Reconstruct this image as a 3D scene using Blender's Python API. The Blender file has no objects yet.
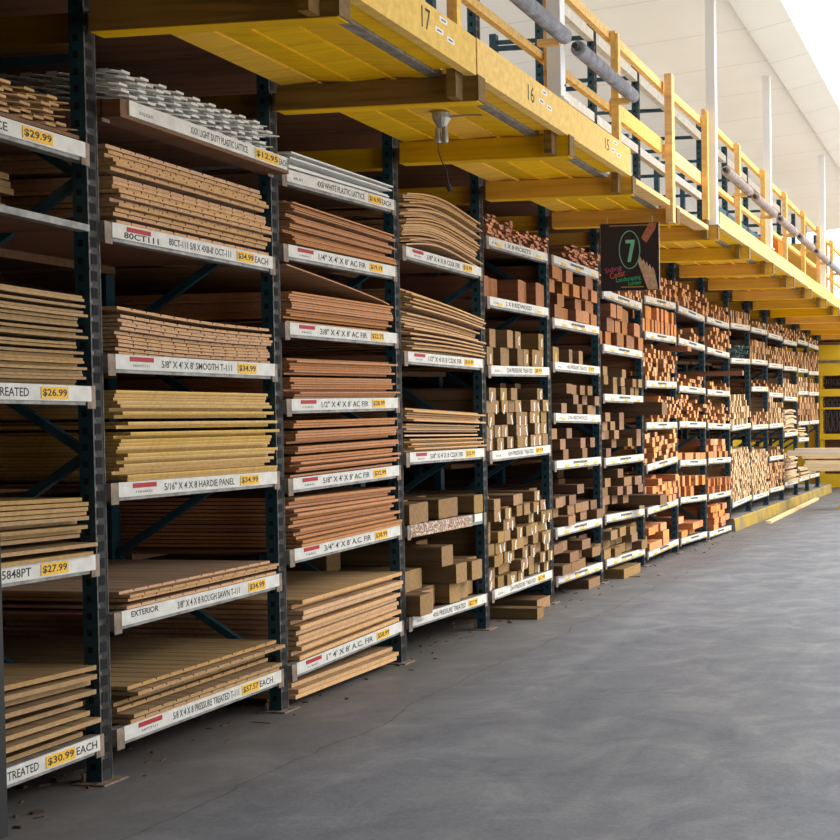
import bpy, math, random
from mathutils import Matrix, Vector
random.seed(7)
col = bpy.context.scene.collection
PI = math.pi

# ------------------------------------------------------------------ camera
A, H, F = 4.0466, 1.6, 1273.0
cd = bpy.data.cameras.new('camera'); cam = bpy.data.objects.new('camera', cd); col.objects.link(cam)
cd.sensor_width = 36; cd.lens = F/840*36
cd.shift_x = (420-812.5)/840; cd.shift_y = (457-420)/840
cd.clip_start = .05; cd.clip_end = 400
yaw, pit, rol = -.1514, -.027, -.0095
f = Vector((math.sin(yaw)*math.cos(pit), math.cos(yaw)*math.cos(pit), math.sin(pit)))
r = Vector((math.cos(yaw), -math.sin(yaw), 0)); u = r.cross(f)
r2 = r*math.cos(rol)+u*math.sin(rol); u2 = u*math.cos(rol)-r*math.sin(rol)
M = Matrix((r2, u2, -f)).transposed().to_4x4(); M.translation = (A, 0, H)
cam.matrix_world = M
bpy.context.scene.camera = cam

# ------------------------------------------------------------------ materials
def nmat(name):
    m = bpy.data.materials.new(name); m.use_nodes = True
    nt = m.node_tree; b = nt.nodes['Principled BSDF']
    return m, nt, b
def N(nt, t, **k):
    n = nt.nodes.new(t)
    for a, v in k.items():
        if a in n.inputs: n.inputs[a].default_value = v
        else: setattr(n, a, v)
    return n
def ramp(nt, fac, stops):
    c = nt.nodes.new('ShaderNodeValToRGB'); nt.links.new(fac, c.inputs[0])
    e = c.color_ramp.elements
    e[0].position, e[0].color = stops[0][0], (*stops[0][1], 1)
    e[1].position, e[1].color = stops[-1][0], (*stops[-1][1], 1)
    for p, q in stops[1:-1]:
        x = e.new(p); x.color = (*q, 1)
    return c.outputs[0]
def mix(nt, fac, a, b, mode='MIX'):
    n = nt.nodes.new('ShaderNodeMix'); n.data_type = 'RGBA'; n.blend_type = mode
    for s, v in ((0, fac), (6, a), (7, b)):
        if hasattr(v, 'is_linked'): nt.links.new(v, n.inputs[s])
        elif isinstance(v, (int, float)): n.inputs[s].default_value = v
        else: n.inputs[s].default_value = (*v, 1)
    return n.outputs[2]
def mth(nt, op, a, b=0.):
    n = nt.nodes.new('ShaderNodeMath'); n.operation = op
    for s, v in ((0, a), (1, b)):
        if hasattr(v, 'is_linked'): nt.links.new(v, n.inputs[s])
        else: n.inputs[s].default_value = v
    return n.outputs[0]
def plain(name, c, rough=.6, metal=0, var=.12, scale=8, bump=0):
    m, nt, b = nmat(name)
    tc = N(nt, 'ShaderNodeTexCoord')
    no = N(nt, 'ShaderNodeTexNoise', Scale=scale, Detail=5.)
    nt.links.new(tc.outputs['Object'], no.inputs['Vector'])
    o = ramp(nt, no.outputs[0], [(.3, tuple(x*(1-var*2) for x in c)), (.7, tuple(min(1, x*(1+var)) for x in c))])
    nt.links.new(o, b.inputs['Base Color']); b.inputs['Roughness'].default_value = rough; b.inputs['Metallic'].default_value = metal
    return m
def wood(name, c, end=None, dark=.45, var=.35, hue=.022, rings=True, rough=.75, gx=1.2, gy=22, ply=0):
    """grain runs along object X; end grain on faces looking along X; random tone per piece"""
    m, nt, b = nmat(name)
    tc = N(nt, 'ShaderNodeTexCoord'); geo = N(nt, 'ShaderNodeNewGeometry'); oi = N(nt, 'ShaderNodeObjectInfo')
    rnd = mth(nt, 'FRACT', mth(nt, 'ADD', oi.outputs['Random'], geo.outputs['Random Per Island']))
    off = N(nt, 'ShaderNodeVectorMath', operation='MULTIPLY'); nt.links.new(tc.outputs['Object'], off.inputs[0]); off.inputs[1].default_value = (gx, gy, gy)
    add = N(nt, 'ShaderNodeVectorMath', operation='ADD'); nt.links.new(off.outputs[0], add.inputs[0])
    cx = N(nt, 'ShaderNodeCombineXYZ'); nt.links.new(mth(nt, 'MULTIPLY', rnd, 91.), cx.inputs[0]); nt.links.new(mth(nt, 'MULTIPLY', rnd, 53.), cx.inputs[2])
    nt.links.new(cx.outputs[0], add.inputs[1])
    no = N(nt, 'ShaderNodeTexNoise', Scale=1., Detail=5., Roughness=.6); nt.links.new(add.outputs[0], no.inputs['Vector'])
    d = tuple(x*dark for x in c)
    g = ramp(nt, no.outputs[0], [(.28, d), (.5, c), (.75, tuple(min(1, x*1.18) for x in c))])
    if end:
        e2 = N(nt, 'ShaderNodeTexNoise', Scale=38., Detail=3.); nt.links.new(tc.outputs['Object'], e2.inputs['Vector'])
        e = ramp(nt, e2.outputs[0], [(.3, tuple(x*.72 for x in end)), (.7, end)])
        if ply:
            sx = N(nt, 'ShaderNodeSeparateXYZ'); nt.links.new(tc.outputs['Object'], sx.inputs[0])
            w = mth(nt, 'SINE', mth(nt, 'MULTIPLY', sx.outputs[2], 2*PI/ply))
            e = mix(nt, mth(nt, 'MULTIPLY', mth(nt, 'GREATER_THAN', w, .1), .5), e, tuple(x*.45 for x in end))
        vt = N(nt, 'ShaderNodeVectorTransform', vector_type='NORMAL', convert_from='WORLD', convert_to='OBJECT'); nt.links.new(geo.outputs['Normal'], vt.inputs[0])
        sp = N(nt, 'ShaderNodeSeparateXYZ'); nt.links.new(vt.outputs[0], sp.inputs[0])
        if ply: fac = mth(nt, 'LESS_THAN', mth(nt, 'ABSOLUTE', sp.outputs[2]), .5)
        else: fac = mth(nt, 'GREATER_THAN', mth(nt, 'ABSOLUTE', sp.outputs[0]), .6)
        g = mix(nt, fac, g, e)
    hs = N(nt, 'ShaderNodeHueSaturation'); nt.links.new(g, hs.inputs['Color'])
    nt.links.new(mth(nt, 'ADD', mth(nt, 'MULTIPLY', rnd, var*1.25), 1-var*.7), hs.inputs['Value'])
    r2_ = mth(nt, 'FRACT', mth(nt, 'MULTIPLY', rnd, 17.3))
    nt.links.new(mth(nt, 'ADD', mth(nt, 'MULTIPLY', r2_, hue*.8), .5-hue*.72), hs.inputs['Hue'])
    nt.links.new(mth(nt, 'ADD', mth(nt, 'MULTIPLY', r2_, .16), .93), hs.inputs['Saturation'])
    nt.links.new(hs.outputs[0], b.inputs['Base Color']); b.inputs['Roughness'].default_value = rough
    b.inputs['Specular IOR Level'].default_value = .25
    return m
MT = {
 'ply_red': wood('reddish_plywood', (.40,.23,.12), (.70,.335,.15), ply=.0045, var=.16, hue=.008),
 'ply_tan': wood('tan_plywood', (.50,.33,.18), (.84,.52,.26), ply=.005, var=.16, hue=.008),
 'siding': wood('grooved_siding_wood', (.42,.28,.17), (.78,.47,.24), ply=.006, var=.16, hue=.008),
 'siding_treated': wood('treated_siding_wood', (.38,.26,.13), (.60,.37,.15), ply=.006, var=.16, hue=.008),
 'hardie': wood('cement_panel_edge', (.6,.42,.18), (.86,.57,.20), ply=.02, var=.10, dark=.8, hue=.008),
 'ply_treated': wood('treated_plywood', (.33,.225,.11), (.56,.36,.16), ply=.005, var=.18, hue=.008),
 'pale_ply': wood('pale_panels', (.66,.5,.32), (.86,.62,.38), ply=.01, var=.16, hue=.008),
 'treated': wood('treated_lumber', (.17,.11,.05), (.36,.228,.095), var=.3),
 'brownwood': wood('weathered_brown_lumber', (.12,.07,.036), (.33,.195,.10), var=.4),
 'redwood': wood('redwood_lumber', (.19,.08,.04), (.54,.245,.105), var=.4, hue=.01),
 'orangewood': wood('orange_fir_lumber', (.46,.18,.07), (.88,.38,.14), var=.35, hue=.01),
 'strip': wood('cedar_strips', (.36,.165,.07), (.88,.45,.19), var=.5, hue=.01),
 'mixstud': wood('fir_studs', (.36,.2,.09), (.84,.50,.25), var=.45, hue=.01),
 'stud': wood('pale_studs', (.5,.33,.17), (.92,.65,.38), var=.3, hue=.01),
 'picket': wood('picket_wood', (.30,.15,.08), (.72,.34,.18), var=.45),
 'brown_lath': wood('brown_lattice', (.42,.25,.11), (.62,.40,.18), var=.3),
 'board_dark': wood('dark_shelf_board', (.20,.10,.05), (.26,.15,.08), var=.2),
 'backwall': wood('dark_back_boards', (.11,.055,.032), None, var=.2, gx=.8, gy=6),
 'beam_brown': wood('brown_shaded_beam', (.25,.145,.03), (.24,.15,.06), var=.12, hue=0.),  # brown beam wood, darkened with the shade the near beams stand in
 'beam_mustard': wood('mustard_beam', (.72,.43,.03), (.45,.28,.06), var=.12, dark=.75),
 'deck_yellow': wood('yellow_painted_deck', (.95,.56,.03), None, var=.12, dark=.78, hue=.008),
 'fascia': wood('pale_yellow_fascia', (.88,.60,.20), None, var=.06, dark=.85, hue=.005),
 'rail_wood': wood('yellow_rail_wood', (.90,.60,.22), None, var=.16, dark=.7, hue=.02, gx=1.2),
 'long_pale': wood('fresh_pale_timber', (.95,.74,.44), (.9,.64,.36), var=.12, dark=.75),
 'white_board': plain('white_board', (.85,.85,.84), .5, var=.03),
 'lattice_white': plain('white_lattice', (.78,.78,.76), .35, var=.05),
 'label': plain('white_label', (.72,.705,.655), .5, var=.1, scale=14),
 'price': plain('yellow_price_paper', (.90,.52,.03), .6, var=.04),
 'redtag': plain('dark_red_tag', (.42,.015,.02), .6, var=.1),
 'ink': plain('black_ink', (.03,.03,.035), .7, var=0),
 'steel': plain('worn_beam_steel', (.30,.29,.27), .5, .2, var=.25, scale=20),
 'bracket': plain('rusty_bracket', (.26,.19,.14), .6, .1, var=.3, scale=20),
 'slot': plain('slot_shadow', (.006,.006,.007), .9, var=0),
 'concrete_grey': plain('grey_kerb_concrete', (.2,.195,.185), .85, var=.15, scale=3),
 'white_metal': plain('white_painted_steel', (.86,.86,.87), .4, var=.03, scale=2),
 'white_wall': plain('upper_wall_paint', (.66,.645,.61), .9, var=.05, scale=.7),
 'grey_foam': plain('grey_foam_padding', (.30,.30,.34), .9, var=.2, scale=14),
 'brown_foam': plain('faded_brown_foam_padding', (.36,.29,.27), .9, var=.2, scale=14),
 'galv': plain('galvanised_metal', (.42,.43,.43), .4, .6, var=.12),
 'cable': plain('black_rubber', (.015,.015,.015), .6, var=0),
 'yellow_wall': plain('ochre_painted_wall', (.93,.56,.015), .7, var=.06, scale=1.5),
 'ochre': plain('ochre_panel', (.62,.36,.06), .7, var=.1, scale=1.5),
 'orange': plain('orange_tarp', (.85,.25,.02), .7, var=.1),
 'dark_coil': plain('dark_coil_rubber', (.035,.025,.035), .5, var=.2),
 'sign_black': plain('black_sign_board', (.022,.018,.026), .6, var=.15, scale=30),
 'sign_green': plain('sign_green', (.22,.62,.46), .7, var=.1),
 'sign_lime': plain('sign_bright_green', (.05,.62,.30), .7, var=.1),
 'sign_purple': plain('sign_purple', (.60,.10,.25), .7, var=.1),
 'sign_red': plain('sign_red', (.85,.17,.09), .7, var=.1),
 'sign_tan': plain('sign_tan', (.75,.52,.34), .7, var=.15, scale=30),
 'sign_brown': plain('sign_brown', (.52,.19,.11), .7, var=.25, scale=40),
 'sign_gold': plain('sign_gold', (.6,.36,.08), .7, var=0),
 'bounce_ground': plain('pale_bounce_ground', (.82,.78,.70), .9, var=.06, scale=1),
 'teal': plain('dark_teal_metal', (.15,.25,.23), .5, .1, var=.5, scale=40),
 'tagwhite': plain('white_end_tag', (.85,.83,.76), .6, var=.05),
 'tagyellow': plain('yellow_end_tag', (.85,.65,.05), .6, var=.05),
 'debris': wood('wood_debris', (.11,.075,.05), None, var=.4),
}
# post steel: dark blue with a worn grey-brown face
m, nt, b = nmat('blue_rack_steel'); MT['post'] = m
tc = N(nt, 'ShaderNodeTexCoord'); no = N(nt, 'ShaderNodeTexNoise', Scale=9., Detail=6.); nt.links.new(tc.outputs['Object'], no.inputs['Vector'])
o = ramp(nt, no.outputs[0], [(.35, (.009,.046,.070)), (.62, (.017,.080,.115)), (.8, (.05,.06,.058))])
nt.links.new(o, b.inputs['Base Color']); b.inputs['Roughness'].default_value = .45
MT['postfront'] = plain('worn_post_face', (.022,.021,.02), .6, .1, var=.6, scale=22)
MT['postedge'] = plain('chipped_post_edge', (.11,.098,.085), .5, .1, var=.7, scale=30)
MT['upper_blue'] = plain('clean_blue_rack_steel', (.02,.13,.19), .5, var=.15)
# speckled shelf front
m, nt, b = nmat('speckled_bark_front'); MT['speckle'] = m
vo = N(nt, 'ShaderNodeTexVoronoi', Scale=70.); tc = N(nt, 'ShaderNodeTexCoord'); nt.links.new(tc.outputs['Object'], vo.inputs['Vector'])
nt.links.new(ramp(nt, vo.outputs['Distance'], [(.15, (.10,.05,.03)), (.5, (.3,.17,.1)), (.8, (.75,.6,.5))]), b.inputs['Base Color'])
# kerb: yellow paint worn to concrete
m, nt, b = nmat('worn_yellow_kerb'); MT['kerb'] = m
no = N(nt, 'ShaderNodeTexNoise', Scale=2.6, Detail=8., Roughness=.7); tc = N(nt, 'ShaderNodeTexCoord'); nt.links.new(tc.outputs['Object'], no.inputs['Vector'])
nt.links.new(ramp(nt, no.outputs[0], [(.42, (.42,.27,.02)), (.56, (.26,.20,.08)), (.7, (.15,.14,.12))]), b.inputs['Base Color']); b.inputs['Roughness'].default_value = .8
# floor
m, nt, b = nmat('yard_concrete'); MT['floor'] = m
tc = N(nt, 'ShaderNodeTexCoord')
n1 = N(nt, 'ShaderNodeTexNoise', Scale=2.6, Detail=10., Roughness=.68, Distortion=.5); n2 = N(nt, 'ShaderNodeTexNoise', Scale=48., Detail=6., Roughness=.7)
mq = N(nt, 'ShaderNodeMapping'); mq.inputs['Scale'].default_value = (.8, .8, 1); nt.links.new(tc.outputs['Object'], mq.inputs['Vector'])
nt.links.new(mq.outputs[0], n1.inputs['Vector']); nt.links.new(mq.outputs[0], n2.inputs['Vector'])
c1 = ramp(nt, n1.outputs[0], [(.32, (.12,.143,.185)), (.5, (.178,.203,.248)), (.66, (.265,.292,.335))])
c2 = mix(nt, .16, c1, ramp(nt, n2.outputs[0], [(.35, (.10,.10,.10)), (.62, (.36,.36,.37))]))
# tyre marks and drag streaks along the aisle
mp = N(nt, 'ShaderNodeMapping'); mp.inputs['Rotation'].default_value = (0,0,.35); mp.inputs['Scale'].default_value = (2.4,.22,1); nt.links.new(tc.outputs['Object'], mp.inputs['Vector'])
n3 = N(nt, 'ShaderNodeTexNoise', Scale=1., Detail=7., Distortion=1.6); nt.links.new(mp.outputs[0], n3.inputs['Vector'])
c3 = mix(nt, ramp(nt, n3.outputs[0], [(.5, (0,0,0)), (.75, (.3,.3,.3))]), c2, (.33,.345,.37))
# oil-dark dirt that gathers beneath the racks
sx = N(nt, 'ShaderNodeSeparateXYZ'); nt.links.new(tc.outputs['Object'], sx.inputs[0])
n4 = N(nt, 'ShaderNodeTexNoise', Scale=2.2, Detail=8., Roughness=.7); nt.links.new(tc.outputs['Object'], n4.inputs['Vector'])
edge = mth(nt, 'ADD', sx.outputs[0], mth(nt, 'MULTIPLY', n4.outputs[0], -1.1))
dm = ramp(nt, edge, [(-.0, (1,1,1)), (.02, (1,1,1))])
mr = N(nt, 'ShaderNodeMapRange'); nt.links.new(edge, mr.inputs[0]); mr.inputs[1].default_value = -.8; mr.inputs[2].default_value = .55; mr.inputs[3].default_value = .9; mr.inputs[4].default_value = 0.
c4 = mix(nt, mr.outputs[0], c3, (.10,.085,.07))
# a wandering crack a little out from the racks, and a few pale scrapes
n5 = N(nt, 'ShaderNodeTexNoise', Scale=.9, Detail=6.); nt.links.new(tc.outputs['Object'], n5.inputs['Vector'])
ck = mth(nt, 'ABSOLUTE', mth(nt, 'ADD', sx.outputs[0], mth(nt, 'ADD', mth(nt, 'MULTIPLY', n5.outputs[0], -.5), -.40)))
c4 = mix(nt, mth(nt, 'MULTIPLY', mth(nt, 'LESS_THAN', ck, .007), .6), c4, (.07,.065,.06))
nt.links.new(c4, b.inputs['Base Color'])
nt.links.new(ramp(nt, n1.outputs[0], [(.3, (.62,.62,.62)), (.7, (.45,.45,.45))]), b.inputs['Roughness'])
bp = N(nt, 'ShaderNodeBump', Strength=.2, Distance=.01); nt.links.new(n2.outputs[0], bp.inputs['Height']); nt.links.new(bp.outputs[0], b.inputs['Normal'])
# roof underside with faint sheet seams across
m, nt, b = nmat('cream_roof_sheeting'); MT['roof'] = m
tc = N(nt, 'ShaderNodeTexCoord'); sx = N(nt, 'ShaderNodeSeparateXYZ'); nt.links.new(tc.outputs['Object'], sx.inputs[0])
w = mth(nt, 'GREATER_THAN', mth(nt, 'FRACT', mth(nt, 'MULTIPLY', sx.outputs[1], .82)), .975)
no = N(nt, 'ShaderNodeTexNoise', Scale=1.3, Detail=4.); nt.links.new(tc.outputs['Object'], no.inputs['Vector'])
nt.links.new(mix(nt, w, ramp(nt, no.outputs[0], [(.3, (.75,.735,.70)), (.7, (.81,.795,.765))]), (.6,.58,.55)), b.inputs['Base Color']); b.inputs['Roughness'].default_value = .8

tl = N(nt, 'ShaderNodeBsdfTranslucent'); tl.inputs[0].default_value = (.82,.81,.78,1)
ms = N(nt, 'ShaderNodeMixShader'); ms.inputs[0].default_value = .38
nt.links.new(b.outputs[0], ms.inputs[1]); nt.links.new(tl.outputs[0], ms.inputs[2]); nt.links.new(ms.outputs[0], nt.nodes['Material Output'].inputs[0])
# ------------------------------------------------------------------ mesh helpers
class MB:
    def __init__(s): s.v = []; s.f = []; s.m = []
    def box(s, x0, x1, y0, y1, z0, z1, m=0):
        n = len(s.v)
        s.v += [(x0,y0,z0),(x1,y0,z0),(x1,y1,z0),(x0,y1,z0),(x0,y0,z1),(x1,y0,z1),(x1,y1,z1),(x0,y1,z1)]
        for q in ((3,2,1,0),(4,5,6,7),(0,1,5,4),(1,2,6,5),(2,3,7,6),(3,0,4,7)):
            s.f.append(tuple(n+i for i in q)); s.m.append(m)
        return s
    def prismx(s, poly, x0, x1, m=0):       # poly: (y,z) counter-clockwise seen from +X
        n = len(s.v); k = len(poly)
        s.v += [(x1,y,z) for y, z in poly]+[(x0,y,z) for y, z in poly]
        s.f.append(tuple(range(n, n+k))); s.m.append(m)
        s.f.append(tuple(range(n+2*k-1, n+k-1, -1))); s.m.append(m)
        for i in range(k):
            j = (i+1) % k
            s.f.append((n+j, n+i, n+k+i, n+k+j)); s.m.append(m)
        return s
    def prismy(s, poly, y0, y1, m=0):       # poly: (x,z) counter-clockwise seen from -Y
        n = len(s.v); k = len(poly)
        s.v += [(x,y0,z) for x, z in poly]+[(x,y1,z) for x, z in poly]
        s.f.append(tuple(range(n, n+k))); s.m.append(m)
        s.f.append(tuple(range(n+2*k-1, n+k-1, -1))); s.m.append(m)
        for i in range(k):
            j = (i+1) % k
            s.f.append((n+j, n+i, n+k+i, n+k+j)); s.m.append(m)
        return s
    def prismz(s, poly, z0, z1, m=0):
        n = len(s.v); k = len(poly)
        s.v += [(x,y,z1) for x, y in poly]+[(x,y,z0) for x, y in poly]
        s.f.append(tuple(range(n, n+k))); s.m.append(m)
        s.f.append(tuple(range(n+2*k-1, n+k-1, -1))); s.m.append(m)
        for i in range(k):
            j = (i+1) % k
            s.f.append((n+j, n+i, n+k+i, n+k+j)); s.m.append(m)
        return s
    def tube(s, pts, rad, k=10, m=0):
        rings = []
        for i, p in enumerate(pts):
            p = Vector(p); a = Vector(pts[max(i-1,0)]); c = Vector(pts[min(i+1,len(pts)-1)])
            d = (c-a).normalized(); e = d.cross(Vector((0,0,1)))
            if e.length < .01: e = d.cross(Vector((1,0,0)))
            e.normalize(); g = d.cross(e)
            rr = rad[i] if isinstance(rad, (list, tuple)) else rad
            rings.append(len(s.v))
            for j in range(k):
                t = 2*PI*j/k; s.v.append(tuple(p+e*math.cos(t)*rr+g*math.sin(t)*rr))
        for a, c in zip(rings, rings[1:]):
            for j in range(k):
                s.f.append((a+j, a+(j+1)%k, c+(j+1)%k, c+j)); s.m.append(m)
        s.f.append(tuple(rings[0]+j for j in range(k-1,-1,-1))); s.m.append(m)
        s.f.append(tuple(rings[-1]+j for j in range(k))); s.m.append(m)
        return s
    def bar(s, p, q, w, h, m=0):            # rectangular bar from p to q in the XZ plane
        p = Vector(p); q = Vector(q); d = (q-p).normalized()
        e = Vector((0,1,0)); g = d.cross(e).normalized()
        n = len(s.v)
        for c in (p, q):
            for a, bb in ((-1,-1),(1,-1),(1,1),(-1,1)): s.v.append(tuple(c+e*a*w/2+g*bb*h/2))
        for qd in ((3,2,1,0),(4,5,6,7),(0,1,5,4),(1,2,6,5),(2,3,7,6),(3,0,4,7)):
            s.f.append(tuple(n+i for i in qd)); s.m.append(m)
        return s
    def mesh(s, name, mats):
        me = bpy.data.meshes.new(name); me.from_pydata(s.v, [], s.f)
        for x in mats: me.materials.append(MT[x])
        me.polygons.foreach_set('material_index', s.m); me.update()
        return me
def ob(name, me, parent=None, loc=(0,0,0), rot=(0,0,0), scale=None):
    o = bpy.data.objects.new(name, me); col.objects.link(o)
    o.parent = parent; o.location = loc; o.rotation_euler = rot
    if scale: o.scale = scale
    return o
def mk(name, mb, mats, parent=None, **k):
    return ob(name, mb.mesh(name, mats if isinstance(mats, (list, tuple)) else [mats]), parent, **k)
def tag(o, label=None, cat=None, group=None, kind=None):
    if label:
        o['label'] = label
        n = len(label.split())
        if n > 16 or n < 4: print('LABEL LEN', n, label)
    if cat: o['category'] = cat
    if group: o['group'] = group
    if kind: o['kind'] = kind
    return o
def struct(name, mb, mats, label=None): return tag(mk(name, mb, mats), label, None, None, 'structure')

_txt = {}
def textmesh(s, mat, bold=0.):
    key = (s, mat)
    if key in _txt: return _txt[key]
    c = bpy.data.curves.new('lettering', 'FONT'); c.body = s; c.extrude = .004; c.resolution_u = 2; c.offset = bold
    o = bpy.data.objects.new('lettering', c); col.objects.link(o)
    bpy.context.view_layer.update()
    dg = bpy.context.evaluated_depsgraph_get()
    me = bpy.data.meshes.new_from_object(o.evaluated_get(dg)); me.name = 'lettering'
    bpy.data.objects.remove(o, do_unlink=True)
    me.materials.clear(); me.materials.append(MT[mat])
    xs = [v.co.x for v in me.vertices]; ys = [v.co.y for v in me.vertices]
    _txt[key] = (me, min(xs), max(xs), min(ys), max(ys))
    return _txt[key]
def lettering(s, mat, parent, x, y0, y1, z0, z1, name='lettering', bold=0.):
    """text on a plane facing +X, running along +Y, filling the box y0..y1, z0..z1"""
    me, a, b_, c, d = textmesh(s, mat, bold)
    sy = (y1-y0)/max(b_-a, .01); sz = (z1-z0)/max(d-c, .01)
    o = ob(name, me, parent, (x, y0-a*sy, z0-c*sz), (PI/2, 0, PI/2), (sy, sz, .12))
    return o

ORD = ['zeroth','first','second','third','fourth','fifth','sixth','seventh','eighth','ninth','tenth','eleventh','twelfth','thirteenth','fourteenth','fifteenth','sixteenth','seventeenth','eighteenth','nineteenth']
TENS = {2:('twentieth','twenty'),3:('thirtieth','thirty'),4:('fortieth','forty'),5:('fiftieth','fifty')}
def ordn(n):
    if n < 20: return ORD[n]
    t, q = divmod(n, 10)
    return TENS[t][0] if q == 0 else TENS[t][1]+'-'+ORD[q]

# ------------------------------------------------------------------ setting
W = -2.95
struct('floor', MB().box(-3.2, 4.8, -12, 70, -.1, 0), 'floor')
struct('floor_bounce', MB().box(4.8, 60, -12, 70, -.1, 0), 'bounce_ground')  # unseen pale ground, added to bounce light up under the deck
wl = MB()
# dark board wall behind the racks, with two narrow daylight gaps
wl.box(W-.1, W, -12, 31, 0, .40); wl.box(W-.1, W, -12, 9.1, .40, .62); wl.box(W-.1, W, 10.0, 31, .40, .62)
wl.box(W-.1, W, -12, 31, .62, 2.76); wl.box(W-.1, W, -12, 7.2, 2.76, 2.90); wl.box(W-.1, W, 11.2, 31, 2.76, 2.90); wl.box(W-.1, W, -12, 31, 2.90, 3.62)
struct('wall_left', wl, 'backwall')

# upper storey: rear wall, roof sloping inwards, white eave
struct('wall_back', MB().box(-5.1, -5.0, -6, 24, 3.66, 5.3), 'white_wall')
rf = MB().prismy([(-5.0,5.20),(1.35,5.80),(1.35,5.88),(-5.0,5.28)], -6, 27)
struct('roof', rf, 'roof')
struct('trim_1', MB().prismy([(1.36,5.76),(1.82,5.86),(1.82,6.06),(1.36,6.0)], -6, 27), 'roof')
# kerb carrying the far run of racks
kb = MB().prismy([(-2.9,0),(.08,0),(.065,.17),(.05,.19),(-2.9,.19)], 18.40, 28.9)
for i, (a, c) in enumerate(zip(kb.f, kb.m)): pass
kb.m = [1]*len(kb.m); kb.m[3] = 0; kb.m[4] = 0
struct('kerb', kb, ['kerb', 'concrete_grey'])

# ------------------------------------------------------------------ racks
P = [3.72,5.188,6.63,8.07,9.48,10.93,12.36,13.88,15.36,16.88,18.42,19.95,21.45,22.95,24.55,25.95,27.42]
BAY = [ordn(i+1)+' bay' for i in range(16)]
ce = MB(); ce.box(W, -1.10, -2, 31.55, 3.6, 3.66); ce.box(-1.02, -.075, -2, 31.55, 3.6, 3.66)
yy = [-2]+[v for y in P for v in (y-.04, y+.04)]+[31.55]
for a, c in zip(yy[::2], yy[1::2]): ce.box(-.073, .10, a, c, 3.6, 3.66); ce.box(-1.098, -1.022, a, c, 3.6, 3.66)
struct('ceiling', ce, 'board_dark')
def post_mesh(h):
    mb = MB(); mb.box(-.07, 0, -.036, .036, 0, h, 0)
    mb.box(0, .0015, -.036, .036, 0, h, 1); mb.box(.0015, .0035, -.036, -.031, 0, h, 3); mb.box(.0015, .0035, .031, .036, 0, h, 3)
    z = .06
    while z < h-.03:
        mb.box(.0015, .003, -.021, .017, z, z+.046, 2); mb.box(.0015, .003, -.031, -.02, z+.05, z+.066, 3)
        mb.box(-.05, -.025, -.0375, -.036, z, z+.03, 2)
        z += .076
    return mb.mesh('front_post', ['post', 'postfront', 'slot', 'postedge'])
HT = 5.66
pm = post_mesh(HT); pm2 = post_mesh(HT-.19); rpt = MB().box(-.035, .035, -.036, .036, 0, 5.55).mesh('rear_post', ['post']); rpt2 = MB().box(-.035, .035, -.036, .036, 0, 5.36).mesh('rear_post', ['post']); rp = MB().box(-.035, .035, -.036, .036, 0, 3.59).mesh('rear_post', ['post'])
rp2 = MB().box(-.035, .035, -.036, .036, 0, 3.40).mesh('rear_post', ['post'])
bpl = MB().box(-.11, .05, -.08, .08, 0, .008).box(-.09,-.075,-.05,.05,.008,.05).mesh('base_plate', ['bracket'])
def brace(p, q): return MB().bar(p, q, .028, .04).mesh('brace', ['post'])
br = []
z = .25; s = 0
while z < 3.3:
    z2 = min(z+.62, 3.5)
    p, q = ((-1.04,0,z),(-.05,0,z2)) if s else ((-.05,0,z),(-1.04,0,z2))
    br.append(brace(p, q)); z = z2; s ^= 1
br.append(MB().box(-1.03, -.07, -.014, .014, 3.24, 3.28).mesh('brace', ['post']))
br.append(MB().box(-1.03, -.07, -.014, .014, .12, .16).mesh('brace', ['post']))
for z_ in (3.72, 4.22, 4.95, 5.45): br.append(MB().box(-1.03, -.07, -.014, .014, z_, z_+.04).mesh('brace', ['post']))
br.append(brace((-1.04,0,3.76), (-.05,0,4.22))); br.append(brace((-1.04,0,4.92), (-.05,0,4.26)))
for i, y in enumerate(P):
    z0 = .19 if i >= 10 else 0
    where = f'between the {BAY[i-1]} and {BAY[i]}' if 0 < i < 16 else ('at the far end of the rack row' if i else 'at the near end of the rack row')
    t = ob('rack_upright', None, None, (0, y, z0))
    tag(t, f'slotted dark blue steel rack upright {where}', 'rack upright', 'rack uprights along the aisle')
    ob('front_post', pm if not z0 else pm2, t)
    ob('rear_post', rpt if not z0 else rpt2, t, (-1.06,0,0)); ob('rear_post', rp if not z0 else rp2, t, (-1.95,0,0))
    ob('base_plate', bpl, t)
    for k, bm in enumerate(br):
        if z0 and k == 0: continue
        ob('brace', bm, t, (0,0,-z0 if k else 0))

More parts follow.
